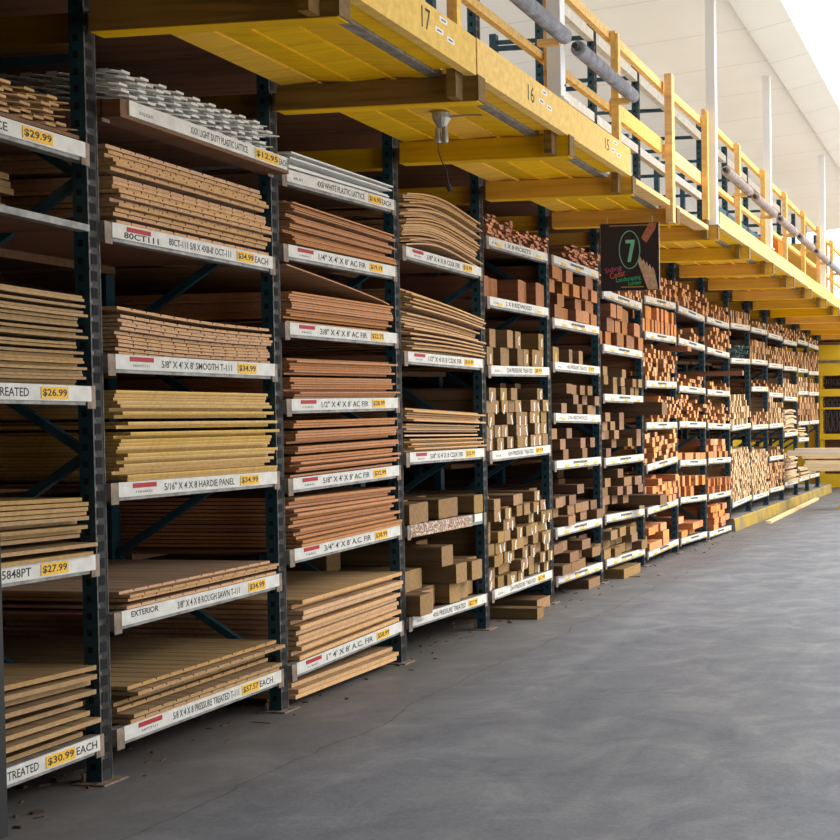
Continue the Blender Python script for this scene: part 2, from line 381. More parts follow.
# shelves: (zL,zR) of the label top edge, from the top down
SH = {
0:[(2.875,2.869),(2.53,2.515),(1.795,1.792),(1.054,1.042),(.217,.232)],
1:[(3.09,3.09),(2.543,2.549),(1.943,1.955),(1.355,1.357),(.762,.785),(.231,.245)],
2:[(3.063,3.108),(2.638,2.667),(2.197,2.223),(1.762,1.793),(1.31,1.342),(.905,.942),(.25,.295)],
3:[(2.824,2.826),(2.11,2.117),(1.423,1.427),(.926,.924),(.301,.289)],
4:[(3.09,3.124),(2.619,2.641),(2.074,2.115),(1.397,1.424),(.296,.307)],
5:[(3.13,3.129),(2.568,2.577),(2.173,2.179),(1.709,1.696),(1.276,1.279),(.666,.669),(.235,.22)],
6:[(2.97,2.953),(2.416,2.417),(1.913,1.914),(1.26,1.269),(.681,.655),(.229,.212)],
7:[(3.053,3.088),(2.65,2.674),(2.096,2.119),(1.621,1.623),(1.14,1.205),(.648,.674),(.159,.179)],
8:[(3.076,3.051),(2.676,2.658),(2.081,2.078),(1.636,1.622),(1.15,1.12),(.685,.64),(.17,.14)],
9:[(3.059,3.069),(2.646,2.638),(2.069,2.074),(1.608,1.592),(1.13,1.105),(.635,.615),(.12,.10)],
10:[(3.09,3.15),(2.57,2.62),(1.565,1.605),(.42,.46)],
11:[(3.141,3.178),(2.63,2.664),(2.188,2.218),(1.572,1.584),(.436,.44)],
12:[(3.15,3.172),(2.632,2.665),(2.128,2.14),(1.584,1.606),(1.022,1.021),(.478,.458)],
13:[(3.131,3.171),(2.642,2.684),(2.088,2.096),(1.417,1.434),(.507,.5)],
14:[(3.231,3.255),(2.666,2.7),(2.218,2.249),(1.626,1.634),(1.30,1.30),(.516,.515)],
15:[(3.242,3.249),(2.664,2.705),(2.237,2.261),(1.64,1.655),(.522,.514)]}
# lettering: (bay, level) -> (small left text, main text, price, has red tag, label colour name)
TX = {(0,0):('','LATTICE','$29.99',0),(0,2):('','TREATED','$26.99',0),(0,3):('','5848PT','$27.99',0),(0,4):('','TREATED','$30.99 EACH',0),
(1,0):('XXLIGHT','XXX LIGHT DUTY PLASTIC LATTICE','$12.95 EACH',0),(1,1):('80CT111','80CT-111 5/8 X 4X8-8\' OCT-111','$34.99 EACH',1),
(1,2):('58SMT111','5/8" X 4\' X 8\' SMOOTH T-111','$34.99',1),(1,3):('516HARDI','5/16" X 4 X 8 HARDIE PANEL','$34.99',1),
(1,4):('EXTERIOR','3/8" X 4 X 8 ROUGH SAWN T-111','$34.99',0),(1,5):('58PTT111','5/8 X 4 X 8 PRESSURE TREATED T-111','$57.57 EACH',1),
(2,0):('48LAT','4X8 WHITE PLASTIC LATTICE','$16.95 EACH',0),(2,1):('14AC','1/4" X 4\' X 8\' AC FIR','$19.19',1),(2,2):('38AC','3/8" X 4\' X 8\' AC FIR','$22.75',1),
(2,3):('12AC','1/2" X 4\' X 8\' AC FIR','$28.99',1),(2,4):('58AC','5/8" X 4\' X 8\' AC FIR','$32.99',1),(2,5):('34AC','3/4" 4\' X 8\' A.C. FIR','$38.99',1),(2,6):('1-48C','1" 4\' X 8\' A.C. FIR','$58.99',1),
(3,0):('38CDX','3/8" X 4 X 8 CDX FIR','$15.99',1),(3,1):('12CDX','1/2" X 4 X 8 CDX FIR','$18.99',1),(3,2):('58CDX','5/8" X 4 X 8 CDX FIR','$22.99',1),(3,4):('6X6PT','4X6 PRESSURE TREATED','$27.99',0),
(4,0):('FP','1 X 8 PICKETS','',0),(4,1):('2X8','2 X 8 REDWOOD','',0),(4,2):('4X4','2X4 PRESSURE TREATED','$8.99',0),(4,3):('4X4','4X4 PRESSURE TREATED','$9.99',0),(4,4):('2X4','2X4 PRESSURE TREATED','$5.99',0),
(5,3):('2X6','2X6 REDWOOD','',0),(5,2):('4X6','4X6 PRESSURE TREATED','$18.99',0)}
rs = random.Random(3)
beam_cache = {}
def shelf(b, l, zL, zR):
    y0, y1 = P[b]+.04, P[b+1]-.04; L = y1-y0; yc = (y0+y1)/2; zc = (zL+zR)/2; ang = math.atan((zR-zL)/L)
    dx = .10 if (b, l) == (1, 0) else 0
    hx = .034 if (b, l) == (0, 1) else .084
    t = ob('rack_shelf', None, None, (0, yc, zc), (ang, 0, 0))
    hl = L/2-.002
    mk('beam', MB().box(-.04, .016+dx, -hl, hl, -hx, -.004), ['board_dark' if dx else 'steel'], t)
    mk('shelf_board', MB().box(-1.95, -.045, -hl, hl, -.026, -.008), ['board_dark'], t)
    for s in (-1, 1):
        mk('rear_support' if s < 0 else 'centre_support', MB().box(-1.9 if s < 0 else -1.02, -1.84 if s < 0 else -.96, -hl, hl, -.07, -.027), ['board_dark'], t)
    if b < 10 and (b, l) != (0, 1):
        for s in (-1, 1):
            mk('end_bracket', MB().box(.017, .024, s*hl-(.05 if s > 0 else 0), s*hl+(.05 if s < 0 else 0), -.10, 0), ['bracket'], t)
    place = f'{ordn(l+1)} shelf down in the {BAY[b]}'
    if (b, l) == (0, 1):
        return tag(t, f'bare grey steel shelf beam without a label, {place}', 'shelf', 'pallet rack shelves')
    la, lb = -L/2+.05, L/2-.03
    
    x = .026+dx
    spk = (b, l) == (3, 3)
    if spk:
        mk('bark_front', MB().box(.02, x, la, lb-.25, -.085, -.0), ['speckle'], t)
        lab = mk('label_strip', MB().box(.02, x, lb-.2, lb-.06, -.06, .0), ['label'], t)
        tag(t, f'shelf faced with speckled bark, {place}', 'shelf', 'pallet rack shelves')
        return t
    if b == 6 and l == 3 or b == 7 and l == 3: la += 0
    lab = mk('label_strip', MB().box(.0165+dx, x, la, lb, -.068, 0), ['label'], t)
    tx = TX.get((b, l))
    LL = lb-la
    if tx:
        sm, main, price, red = tx
        a = la+.06*LL; e = la+.26*LL
        if red:
            mk('red_tag', MB().box(x, x+.002, la+.075*LL, la+.205*LL, -.030, -.008), ['redtag'], lab)
            if (b, l) == (1, 1): lettering(sm, 'ink', lab, x, la+.06*LL, la+.25*LL, -.062, -.033, bold=.02)
            else: lettering(sm, 'ink', lab, x, la+.09*LL, la+.18*LL, -.054, -.043)
        elif sm:
            big = sm == 'EXTERIOR'
            lettering(sm, 'ink', lab, x, la+.05*LL, la+(.20 if big else .13)*LL, -.038 if big else -.05, -.01 if big else -.034, bold=.02 if big else 0)
        FR = {(0,0):(.50,.66,.72,.85),(0,2):(.58,.72,.77,.89),(0,3):(.59,.71,.75,.87),(0,4):(.59,.72,.75,.88),(1,0):(.34,.71,.76,.93),(1,1):(.31,.70,.74,.86),(1,5):(.27,.69,.71,.83),(1,4):(.31,.71,.77,.89)}
        m0, m1, p0, p1 = FR.get((b, l), (.25,.69,.73,.86))
        each = price.endswith('EACH')
        lettering(main, 'ink', lab, x, la+m0*LL, la+m1*LL, -.053, -.017, bold=.012)
        if price:
            q0, q1 = la+p0*LL, la+p1*LL
            pt = mk('price_tag', MB().box(x, x+.003, q0, q1, -.060, -.010), ['price'], lab)
            lettering(price.split()[0], 'ink', pt, x+.003, q0+.008, q1-.008, -.053, -.018, bold=.02)
            if each: lettering('EACH', 'ink', lab, x, q1+.01, min(q1+.105*LL, lb-.005), -.053, -.018, bold=.012)
        else:
            for q in (.12, .80):
                mk('price_tag', MB().box(x, x+.003, la+q*LL, la+(q+.07)*LL, -.060, -.040), ['price'], lab)
        desc = 'reading '+' '.join(main.split()[:4])
        tag(t, f'white strip {desc}, {place}', 'shelf', 'pallet rack shelves')
        if len(t['label'].split()) > 16: t['label'] = f'{place}, strip {desc}'
    else:
        if b < 10:
            n = rs.choice((3, 4)) if b in (5, 6, 7) else 2
            for k in range(n):
                q = .16+.66*k/(n-1)+rs.uniform(-.02, .02)
                mk('price_tag', MB().box(x, x+.003, la+q*LL, la+(q+.085)*LL, -.066, -.042), ['price'], lab)
            # row of small marks, too small to read
            mm = MB(); y = la+.36*LL
            while y < la+.64*LL:
                w = rs.uniform(.012, .03); mm.box(x, x+.002, y, y+w, -.036-rs.uniform(0,.006), -.018); y += w+.012
            mk('lettering', mm, ['ink'], lab)
        else:
            mk('price_tag', MB().box(x, x+.003, lb-.20, lb-.08, -.060, -.012), ['price'], lab)
            mm = MB().box(x, x+.002, la+.2*LL, la+.62*LL, -.040, -.032); mk('lettering', mm, ['ink'], lab)
        tag(t, f'rack shelf with white label strip and yellow tags, {place}', 'shelf', 'pallet rack shelves')
    return t
for b in SH:
    for l, (zL, zR) in enumerate(SH[b]): shelf(b, l, zL, zR)

def surf(b, l, y):
    zL, zR = SH[b][l]; y0, y1 = P[b]+.04, P[b+1]-.04
    return zL+(zR-zL)*(y-y0)/(y1-y0)

# ------------------------------------------------------------------ sheet goods
def sheet_mesh(name, mat, w, t, depth=1.9, curve=None, groove=0):
    n = 12; ys = [-w/2+w*i/n for i in range(n+1)]
    cv = curve or (lambda s: 0.)
    top = []; bot = []
    for i, y in enumerate(ys):
        s_ = i/n; z = cv(s_)
        if groove and 0 < i < n:
            g = .0045; d = min(.6*t, .009)
            top += [(y-g, t+z), (y-g, t-d+z), (y+g, t-d+z), (y+g, t+z)]
        else: top.append((y, t+z))
        bot.append((y, z))
    poly = bot+top[::-1]
    return MB().prismx(poly, -depth, 0).mesh(name, [mat])
rp_ = random.Random(11)
def stack(b, l, z1L, z1R, n, name, mat, what, cat, t=None, groove=0, curve=None, x=.0, xj=.035, yj=.018, w=1.22, shift=.03, depth=1.9, tex=None, loose=0, rots=0., tf=.86, gp=.16):
    y0, y1 = P[b]+.04, P[b+1]-.04; yc = (y0+y1)/2+shift
    zl, zr = surf(b, l, yc-w/2), surf(b, l, yc+w/2)
    dl, dr = (z1L-zl)/n, (z1R-zr)/n
    t = t or min(dl, dr)*tf
    place = f'{ordn(l+1)} shelf down, {BAY[b]}'
    wt = [0]
    for k in range(n-1): wt.append(wt[-1]+1+(.9 if rp_.random() < gp else 0))
    if not groove or n > 8: t = t*n/(wt[-1]+1) if not (b == 0 and l > 2) else t
    for k in range(n):
        if k == 0: me = sheet_mesh(name, mat, w, t, depth, curve, groove)
        q = wt[k]/(wt[-1]+1)*n
        a, c = zl+dl*q, zr+dr*q
        pos = 'topmost' if k == n-1 else 'lowest' if k == 0 else ordn(k+1)
        o = ob(name, me, None, (x+rp_.uniform(-xj, xj)-(.05*loose*k/n), yc+rp_.uniform(-yj, yj), (a+c)/2+.001), (math.atan((c-a)/w), 0, rp_.uniform(-rots, rots)))
        lab = f'{pos} {what} of the stack on the {place}' if pos in ('topmost', 'lowest') else f'{pos} {what} up, stack on the {place}'
        tag(o, lab, cat, f'{what}s stacked on the {place}')
SP, PL, CP = 'siding_panel', 'plywood_sheet', 'cement_panel'
hump = lambda h: (lambda s: h*math.sin(PI*s))
# first bay
stack(0, 2, 2.23, 2.19, 24, PL, 'ply_treated', 'treated plywood sheet', 'plywood sheet', xj=.03, curve=hump(-.01))
stack(0, 3, 1.33, 1.30, 11, PL, 'ply_treated', 'treated plywood sheet', 'plywood sheet', t=.017, xj=.06)
stack(0, 4, .60, .56, 8, PL, 'ply_treated', 'treated plywood sheet', 'plywood sheet', t=.021, xj=.05)
stack(0, 1, 2.76, 2.74, 7, PL, 'ply_treated', 'set-back plywood sheet', 'plywood sheet', x=-.35, xj=.04)
# second bay
stack(1, 1, 2.91, 2.91, 16, SP, 'siding', 'channel grooved siding panel', 'siding panel', groove=1, xj=.035)
stack(1, 2, 2.17, 2.15, 11, SP, 'siding', 'smooth grooved siding panel', 'siding panel', groove=1, xj=.02, curve=hump(-.012))
stack(1, 3, 1.78, 1.79, 24, CP, 'hardie', 'yellowish cement siding panel', 'cement panel', xj=.04, yj=.03, tf=.95, gp=.07)
stack(1, 4, .85, .86, 4, SP, 'siding', 'rough sawn siding panel', 'siding panel', groove=1, t=.014, xj=.05)
stack(1, 5, .41, .42, 6, SP, 'siding_treated', 'treated grooved siding panel', 'siding panel', groove=1, t=.018, xj=.06)
# third bay
stack(2, 0, 3.18, 3.20, 5, 'plastic_lattice_sheet', 'white_board', 'white plastic lattice sheet', 'lattice', t=.012, xj=.03)
stack(2, 1, 2.90, 2.88, 22, PL, 'ply_red', 'quarter inch plywood sheet', 'plywood sheet', xj=.04)
stack(2, 2, 2.38, 2.40, 12, PL, 'ply_red', 'thin plywood sheet', 'plywood sheet', xj=.04)
stack(2, 3, 2.00, 2.03, 16, PL, 'ply_red', 'half inch plywood sheet', 'plywood sheet', xj=.045)
stack(2, 4, 1.64, 1.66, 18, PL, 'ply_red', 'five-eighths plywood sheet', 'plywood sheet', xj=.045)
stack(2, 5, 1.20, 1.20, 13, PL, 'ply_red', 'three-quarter plywood sheet', 'plywood sheet', xj=.05)
stack(2, 6, .61, .63, 12, PL, 'ply_tan', 'thick plywood sheet', 'plywood sheet', xj=.05)
# the bowed loose sheet above the thin plywood
me = sheet_mesh(PL, 'ply_red', 1.22, .008, 1.9, lambda s: .12*(1-s)**.8)
tag(ob(PL, me, None, (.0, (P[2]+P[3])/2, 2.405), (.0,0,0)), 'loose bowed plywood sheet lifted at its left corner, third shelf down, third bay', 'plywood sheet')
# three sheets on blocks under the third bay's lowest shelf
me = sheet_mesh(PL, 'ply_tan', 1.22, .024, 1.9)
for k, pos in enumerate(('lowest', 'middle', 'topmost')):
    tag(ob(PL, me, None, (.02-.03*k*(k-1), (P[2]+P[3])/2+.03*(k-1), .045+.0265*k), (0,0,0)), f'{pos} of three plywood sheets lying low beneath the bottom shelf, third bay', 'plywood sheet', 'plywood sheets near the floor')
for k in range(3):
    tag(mk('support_block', MB().box(-.3-.7*k, -.2-.7*k, P[2]+.15, P[3]-.15, 0, .0445), ['brownwood']), f'low wooden runner under the floor sheets, {("nearest the aisle","in the middle","nearest the wall")[k]}', 'wood block')
# fourth bay
wave = lambda s: .05*math.sin(PI*s*.9+.2)+.015*math.sin(5*s)
stack(3, 0, 3.18, 3.18, 26, PL, 'ply_tan', 'wavy thin plywood sheet', 'plywood sheet', curve=wave, xj=.035)
stack(3, 1, 2.55, 2.45, 24, PL, 'ply_tan', 'tan plywood sheet', 'plywood sheet', xj=.05, curve=hump(.01))
stack(3, 2, 1.73, 1.70, 17, PL, 'ply_tan', 'light tan plywood sheet', 'plywood sheet', xj=.045)
# far bays
stack(13, 3, 1.82, 1.84, 9, PL, 'pale_ply', 'bowed pale panel', 'panel', curve=hump(.03), xj=.05)
stack(13, 4, 1.02, 1.02, 12, PL, 'pale_ply', 'pale panel', 'panel', xj=.06, yj=.03)
stack(14, 4, 1.50, 1.50, 7, PL, 'pale_ply', 'slanted pale panel', 'panel', xj=.06, w=.9, shift=-.15)
stack(14, 5, .72, .70, 5, PL, 'pale_ply', 'pale panel', 'panel', xj=.06)
stack(15, 4, .66, .62, 3, PL, 'pale_ply', 'pale panel', 'panel', xj=.06)

# ------------------------------------------------------------------ lattice
def clip(poly, ax, v, sgn):
    out = []
    for i in range(len(poly)):
        p, q = poly[i-1], poly[i]
        a, c = sgn*(p[ax]-v) <= 0, sgn*(q[ax]-v) <= 0
        if a != c:
            t_ = (v-p[ax])/(q[ax]-p[ax]); out.append((p[0]+(q[0]-p[0])*t_, p[1]+(q[1]-p[1])*t_))
        if c: out.append(q)
    return out
def area2(p): return sum(p[i-1][0]*p[i][1]-p[i][0]*p[i-1][1] for i in range(len(p)))
def lattice_mesh(mat, w=1.2, d=2.3, sw=.04, pitch=.13, t=.006):
    mb = MB()
    for lay, sg in ((0, 1), (1, -1)):
        k = -w*2-d
        while k < w*2+d:
            # strip along direction (1, sg)
            hw = sw*.707
            poly = [(-d-1, k-hw-sg*(d+1)), (1, k-hw+sg*1), (1, k+hw+sg*1), (-d-1, k+hw-sg*(d+1))]
            for ax, v, s_ in ((0, 0, 1), (0, -d, -1), (1, w/2, 1), (1, -w/2, -1)):
                poly = clip(poly, ax, v, s_)
                if len(poly) < 3: break
            if len(poly) >= 3:
                if area2(poly) < 0: poly = poly[::-1]
                mb.prismz(poly, lay*t, lay*t+t)
            k += pitch
    return mb.mesh('lattice_panel', [mat])
lw = lattice_mesh('lattice_white'); lb_ = lattice_mesh('brown_lath')
yc = (P[1]+P[2])/2
for k in range(8):
    pos = 'topmost' if k == 7 else 'lowest' if k == 0 else ordn(k+1)
    tag(ob('lattice_panel', lw, None, (.05+rp_.uniform(-.03,.03), yc+.03*((k*3)%4-1.5)+.02, 3.095+.0215*k), (.012,0,0)), f'{pos} white plastic lattice panel in the pile atop the second bay', 'lattice panel', 'white lattice panels')
yc = (P[0]+P[1])/2
for k in range(7):
    pos = 'topmost' if k == 6 else 'lowest' if k == 0 else ordn(k+1)
    tag(ob('lattice_panel', lb_, None, (.0+rp_.uniform(-.03,.03), yc+.03*((k*3)%4-1.5), 2.895+.022*k), (0,0,0)), f'{pos} brown wooden lattice panel in the pile atop the first bay', 'lattice panel', 'brown lattice panels')
tag(mk('spacer_board', MB().box(-2.2, .02, P[0]+.1, P[1]-.1, 2.876, 2.892), ['board_dark']), 'thin brown board under the brown lattice, top shelf of first bay', 'board')

# ------------------------------------------------------------------ lumber piles
pieces = []
rl = random.Random(5)
def pile(b, l, tL, tR, w, h, kind, mat, what, cat, xf=0., xj=.04, rec=.15, recd=(.2,.8), jag=.0, miss=0., c0=0., c1=1., rot=0., tags=0, L=1.95, z0=None, tagm='tagwhite'):
    y0, y1 = P[b]+.05, P[b+1]-.05
    if tL > 3.2 or tR > 3.2: pass
    a, c = y0+(y1-y0)*c0, y0+(y1-y0)*c1
    n = int((c-a)/(w+.004)); gap = ((c-a)-n*w)/max(n, 1)
    place = f'{ordn(l+1)} shelf down, {BAY[b]}'
    for i in range(n):
        y = a+(w+gap)*(i+.5); s_ = (y-y0)/(y1-y0)
        base = surf(b, l, y)+.003
        if z0 is not None: base = z0
        top = tL+(tR-tL)*s_+rl.uniform(-jag, jag*.4)
        top = min(top, 3.31 if b < 6 else 3.38)
        rows = max(1, int(round((top-base)/(h+.002))))
        for k in range(rows):
            if rl.random() < miss and k == rows-1 and k > 0: continue
            x = xf+rl.uniform(-xj, xj)
            if rl.random() < rec: x -= rl.uniform(*recd)
            z = base+(h+.002)*k+h/2
            LL = L
            if x-L < W+.06: LL = x-(W+.06)
            lab = f'{what} end, {ordn(k+1)} row up, {ordn(i+1)} from left, {place}'
            pieces.append(dict(kind=kind, mat=mat, w=w, h=h, L=LL, x=x, y=y, z=z, rot=rl.uniform(-rot, rot), lab=lab, cat=cat, grp=f'{what} ends piled on the {place}', size=w*h/(y*y+16), tag=(tags and rl.random() < tags and x > xf-xj-.01), tagm=tagm, bay=b))
PO, RW, ST, SD, PK = 'treated_timber', 'redwood_board', 'cedar_strip', 'fir_stud', 'fence_picket'
TT = dict(kind=PO, mat='treated', what='treated timber', cat='timber')
BT = dict(kind=PO, mat='brownwood', what='brown timber', cat='timber')
RR = dict(kind=RW, mat='redwood', what='redwood board', cat='board')
OO = dict(kind=RW, mat='orangewood', what='orange redwood', cat='board')
SS = dict(kind=ST, mat='strip', what='cedar strip', cat='strip')
MS = dict(kind=SD, mat='mixstud', what='fir stud', cat='stud')
DS = dict(kind='pale_stud', mat='stud', what='pale stud', cat='stud')
PP = dict(kind=PK, mat='picket', what='fence picket', cat='picket')
# fourth bay
pile(3, 3, 1.08, 1.08, .165, .14, xj=.05, rec=.45, recd=(.12,.35), c0=.0, c1=1., **TT)
pile(3, 4, .74, .62, .185, .145, xj=.10, rec=.12, jag=.12, **TT)
# fifth bay
pile(4, 0, 3.27, 3.25, .065, .017, xj=.05, rec=0, jag=.02, **PP)
pile(4, 1, 2.83, 2.85, .125, .20, xj=.10, rec=.35, recd=(.05,.25), c0=.25, **RR)
pile(4, 2, 2.42, 2.42, .12, .145, xj=.03, rec=.2, recd=(.05,.5), tags=.6, miss=.3, **TT)
pile(4, 3, 1.90, 1.93, .132, .098, xj=.02, rec=.10, recd=(.1,.6), tags=.75, miss=.35, **TT)
pile(4, 4, .99, .98, .125, .088, xj=.05, rec=.15, recd=(.1,.4), tags=.5, jag=.08, **TT)
# sixth bay
pile(5, 0, 3.31, 3.31, .09, .018, xj=.05, rec=.1, jag=.04, c0=.35, **PP)
pile(5, 1, 3.08, 3.02, .18, .115, xj=.05, rec=.3, recd=(.1,.5), jag=.06, **RR)
pile(5, 2, 2.38, 2.34, .09, .13, xj=.04, rec=.72, recd=(.4,.9), miss=.2, tags=.2, tagm='tagyellow', **TT)
pile(5, 3, 2.06, 1.95, .14, .09, xj=.04, rec=.6, recd=(.3,.8), jag=.1, **BT)
pile(5, 4, 1.57, 1.57, .14, .095, xj=.03, rec=.78, recd=(.5,.9), **BT)
pile(5, 5, 1.13, .92, .19, .088, xj=.06, rec=.3, recd=(.2,.6), jag=.12, **BT)
pile(5, 6, .55, .52, .24, .092, xj=.10, rec=.2, recd=(.1,.3), jag=.05, **BT)
# seventh bay
pile(6, 0, 3.16, 3.18, .05, .04, xj=.05, rec=.2, jag=.04, **SS)
pile(6, 1, 2.94, 2.79, .185, .14, xj=.05, rec=.2, recd=(.1,.4), jag=.05, **RR)
pile(6, 2, 2.22, 2.15, .14, .09, xj=.04, rec=.6, recd=(.3,.8), miss=.2, jag=.08, tags=.4, tagm='tagyellow', **TT)
pile(6, 3, 1.68, 1.66, .16, .09, xj=.05, rec=.55, recd=(.3,.8), miss=.3, jag=.1, **BT)
pile(6, 4, 1.18, 1.15, .19, .09, xj=.08, rec=.45, recd=(.2,.6), miss=.3, jag=.08, **BT)
pile(6, 5, .54, .52, .22, .095, xj=.10, rec=.15, recd=(.1,.3), jag=.05, **TT)
# eighth bay
pile(7, 0, 3.36, 3.34, .06, .05, xj=.06, rec=.2, jag=.05, **SS)
pile(7, 1, 2.97, 2.98, .09, .145, xj=.04, rec=.2, recd=(.1,.3), jag=.03, kind=RW, mat='orangewood', what='narrow redwood', cat='board')
pile(7, 2, 2.47, 2.48, .07, .05, xj=.05, rec=.25, recd=(.1,.3), jag=.09, rot=.05, **SS)
pile(7, 3, 1.90, 1.93, .07, .042, xj=.06, rec=.3, recd=(.1,.4), jag=.09, c0=.28, rot=.05, **SS)
pile(7, 4, 1.48, 1.50, .11, .055, xj=.05, rec=.25, recd=(.1,.3), jag=.05, kind=ST, mat='strip', what='cedar strip', cat='strip')
pile(7, 5, 1.03, 1.01, .15, .075, xj=.06, rec=.3, recd=(.1,.4), jag=.05, **OO)
pile(7, 6, .48, .45, .26, .085, xj=.06, rec=.1, c1=.6, jag=.05, **OO)
# ninth bay
pile(8, 0, 3.36, 3.38, .09, .055, xj=.08, rec=.2, jag=.12, **SS)
pile(8, 1, 2.84, 2.76, .09, .05, xj=.05, rec=.65, recd=(.4,.9), jag=.08, **SS)
pile(8, 2, 2.23, 2.21, .08, .045, xj=.06, rec=.35, jag=.05, rot=.04, **SS)
pile(8, 3, 1.96, 1.88, .08, .045, xj=.06, rec=.3, jag=.1, rot=.05, **SS)
pile(8, 4, 1.22, 1.20, .26, .085, xj=.04, rec=.1, **OO)
pile(8, 5, .98, .92, .08, .13, xj=.05, rec=.3, recd=(.1,.3), jag=.02, **OO)
pile(8, 6, .50, .32, .28, .085, xj=.10, rec=.2, jag=.08, **OO)
# tenth bay
pile(9, 0, 3.27, 3.29, .06, .05, xj=.06, rec=.2, jag=.05, **SS)
pile(9, 1, 2.95, 2.95, .09, .06, xj=.05, rec=.3, jag=.04, c0=.25, **SS)
pile(9, 2, 2.18, 2.18, .07, .05, xj=.05, rec=.5, jag=.05, **SS)
pile(9, 3, 1.92, 1.88, .08, .045, xj=.06, rec=.3, jag=.08, rot=.05, **SS)
pile(9, 4, 1.46, 1.30, .2, .085, xj=.04, rec=.25, recd=(.1,.5), jag=.07, **OO)
pile(9, 5, .86, .82, .045, .10, xj=.05, rec=.3, recd=(.1,.3), jag=.04, **OO)
pile(9, 6, .52, .42, .28, .085, xj=.12, rec=.2, jag=.06, **OO)
# eleventh bay on
pile(10, 0, 3.31, 3.34, .045, .09, xj=.05, rec=.2, jag=.03, **MS)
pile(10, 2, 2.08, 1.93, .06, .09, xj=.05, rec=.1, jag=.10, **DS)
pile(10, 3, 1.24, 1.20, .055, .05, xj=.03, rec=.08, jag=.04, kind='pale_stud', mat='stud', what='narrow pale stud', cat='stud')
pile(11, 0, 3.26, 3.28, .07, .05, xj=.05, rec=.2, jag=.06, **MS)
pile(11, 1, 2.97, 2.94, .05, .10, xj=.05, rec=.2, jag=.06, **MS)
pile(11, 2, 2.30, 2.30, .09, .05, xj=.05, rec=.8, recd=(.5,.9), **RR)
pile(11, 3, 1.79, 1.82, .07, .05, xj=.05, rec=.3, jag=.06, **MS)
pile(11, 4, 1.20, 1.12, .055, .05, xj=.03, rec=.08, jag=.06, kind='pale_stud', mat='stud', what='narrow pale stud', cat='stud')
pile(12, 0, 3.36, 3.36, .07, .05, xj=.06, rec=.2, jag=.08, **MS)
pile(12, 1, 2.93, 2.95, .06, .07, xj=.05, rec=.2, jag=.05, **MS)
pile(12, 2, 2.27, 2.30, .07, .05, xj=.05, rec=.3, jag=.04, **MS)
pile(12, 3, 2.05, 1.93, .06, .09, xj=.06, rec=.15, jag=.08, **DS)
pile(12, 4, 1.15, 1.16, .07, .05, xj=.05, rec=.3, jag=.03, **MS)
pile(12, 5, .92, .93, .055, .06, xj=.04, rec=.15, jag=.03, **MS)
pile(13, 0, 3.36, 3.33, .08, .05, xj=.06, rec=.3, jag=.06, **MS)
pile(13, 1, 2.97, 2.96, .06, .07, xj=.05, rec=.2, jag=.05, **MS)
pile(13, 2, 2.43, 2.35, .06, .08, xj=.05, rec=.2, jag=.08, **DS)
pile(14, 0, 3.38, 3.38, .08, .05, xj=.06, rec=.3, jag=.05, **MS)
pile(14, 1, 2.98, 3.03, .06, .08, xj=.05, rec=.2, jag=.05, **MS)
pile(14, 2, 2.57, 2.50, .06, .09, xj=.05, rec=.2, jag=.06, **DS)
pile(14, 3, 2.10, 2.10, .05, .12, xj=.05, rec=.2, jag=.04, **MS)
pile(15, 0, 3.38, 3.38, .08, .05, xj=.06, rec=.3, jag=.05, **MS)
pile(15, 1, 3.05, 3.08, .06, .08, xj=.05, rec=.2, jag=.05, **MS)
pile(15, 2, 2.48, 2.48, .06, .09, xj=.05, rec=.2, jag=.06, **MS)
pile(15, 3, 2.12, 2.02, .05, .12, xj=.05, rec=.2, jag=.05, **MS)

cache = {}
def board_mesh(kind, mat, w, h):
    key = (kind, mat, w, h)
    if key not in cache:
        c = min(w, h)*.06
        poly = [(-w/2+c,-h/2),(w/2-c,-h/2),(w/2,-h/2+c),(w/2,h/2-c),(w/2-c,h/2),(-w/2+c,h/2),(-w/2,h/2-c),(-w/2,-h/2+c)]
        cache[key] = MB().prismx(poly, -1, 0).mesh(kind, [mat])
    return cache[key]
tagc = {}
def tag_mesh(tm, v):
    if (tm, v) not in tagc:
        mb = MB(); q = random.Random(v)
        z = q.uniform(.01, .035); y = q.uniform(-.02, .02)
        for j in range(4):
            y2 = y+q.uniform(-.012, .012); mb.prismx([(y, z-.02), (y+.019, z-.02), (y2+.019, z), (y2, z)], 0, .003); y, z = y2-.0, z-.019
        tagc[(tm, v)] = mb.mesh('end_tag', [tm])
    return tagc[(tm, v)]
kinds = {}
for p in pieces: kinds.setdefault(p['kind'], []).append(p)
for kd, ps in kinds.items():
    ps.sort(key=lambda p: -p['size'])
    print(kd, len(ps))
    for p in ps[:300]:
        o = ob(kd, board_mesh(kd, p['mat'], p['w'], p['h']), None, (p['x'], p['y'], p['z']), (p['rot'], 0, 0), (p['L'], 1, 1))
        tag(o, p['lab'], p['cat'], p['grp'])
        if p['tag']:
            e = ob('end_tag', tag_mesh(p['tagm'], rl.randrange(6)), o); e.scale = (1/p['L'], 1, 1)
    if len(ps) > 300:
        mats = sorted({p['mat'] for p in ps[300:]}); mb = MB()
        for p in ps[300:]: mb.box(p['x']-p['L'], p['x'], p['y']-p['w']/2, p['y']+p['w']/2, p['z']-p['h']/2, p['z']+p['h']/2, mats.index(p['mat']))
        nm = {PO:'farther treated timbers', RW:'farther redwood boards', ST:'farther thin cedar strips', SD:'farther fir studs', PK:'farther fence pickets'}.get(kd, 'farther pale studs')
        tag(mk(kd, mb, mats), f'{nm} packed on the distant rack shelves', 'lumber', None, 'stuff')

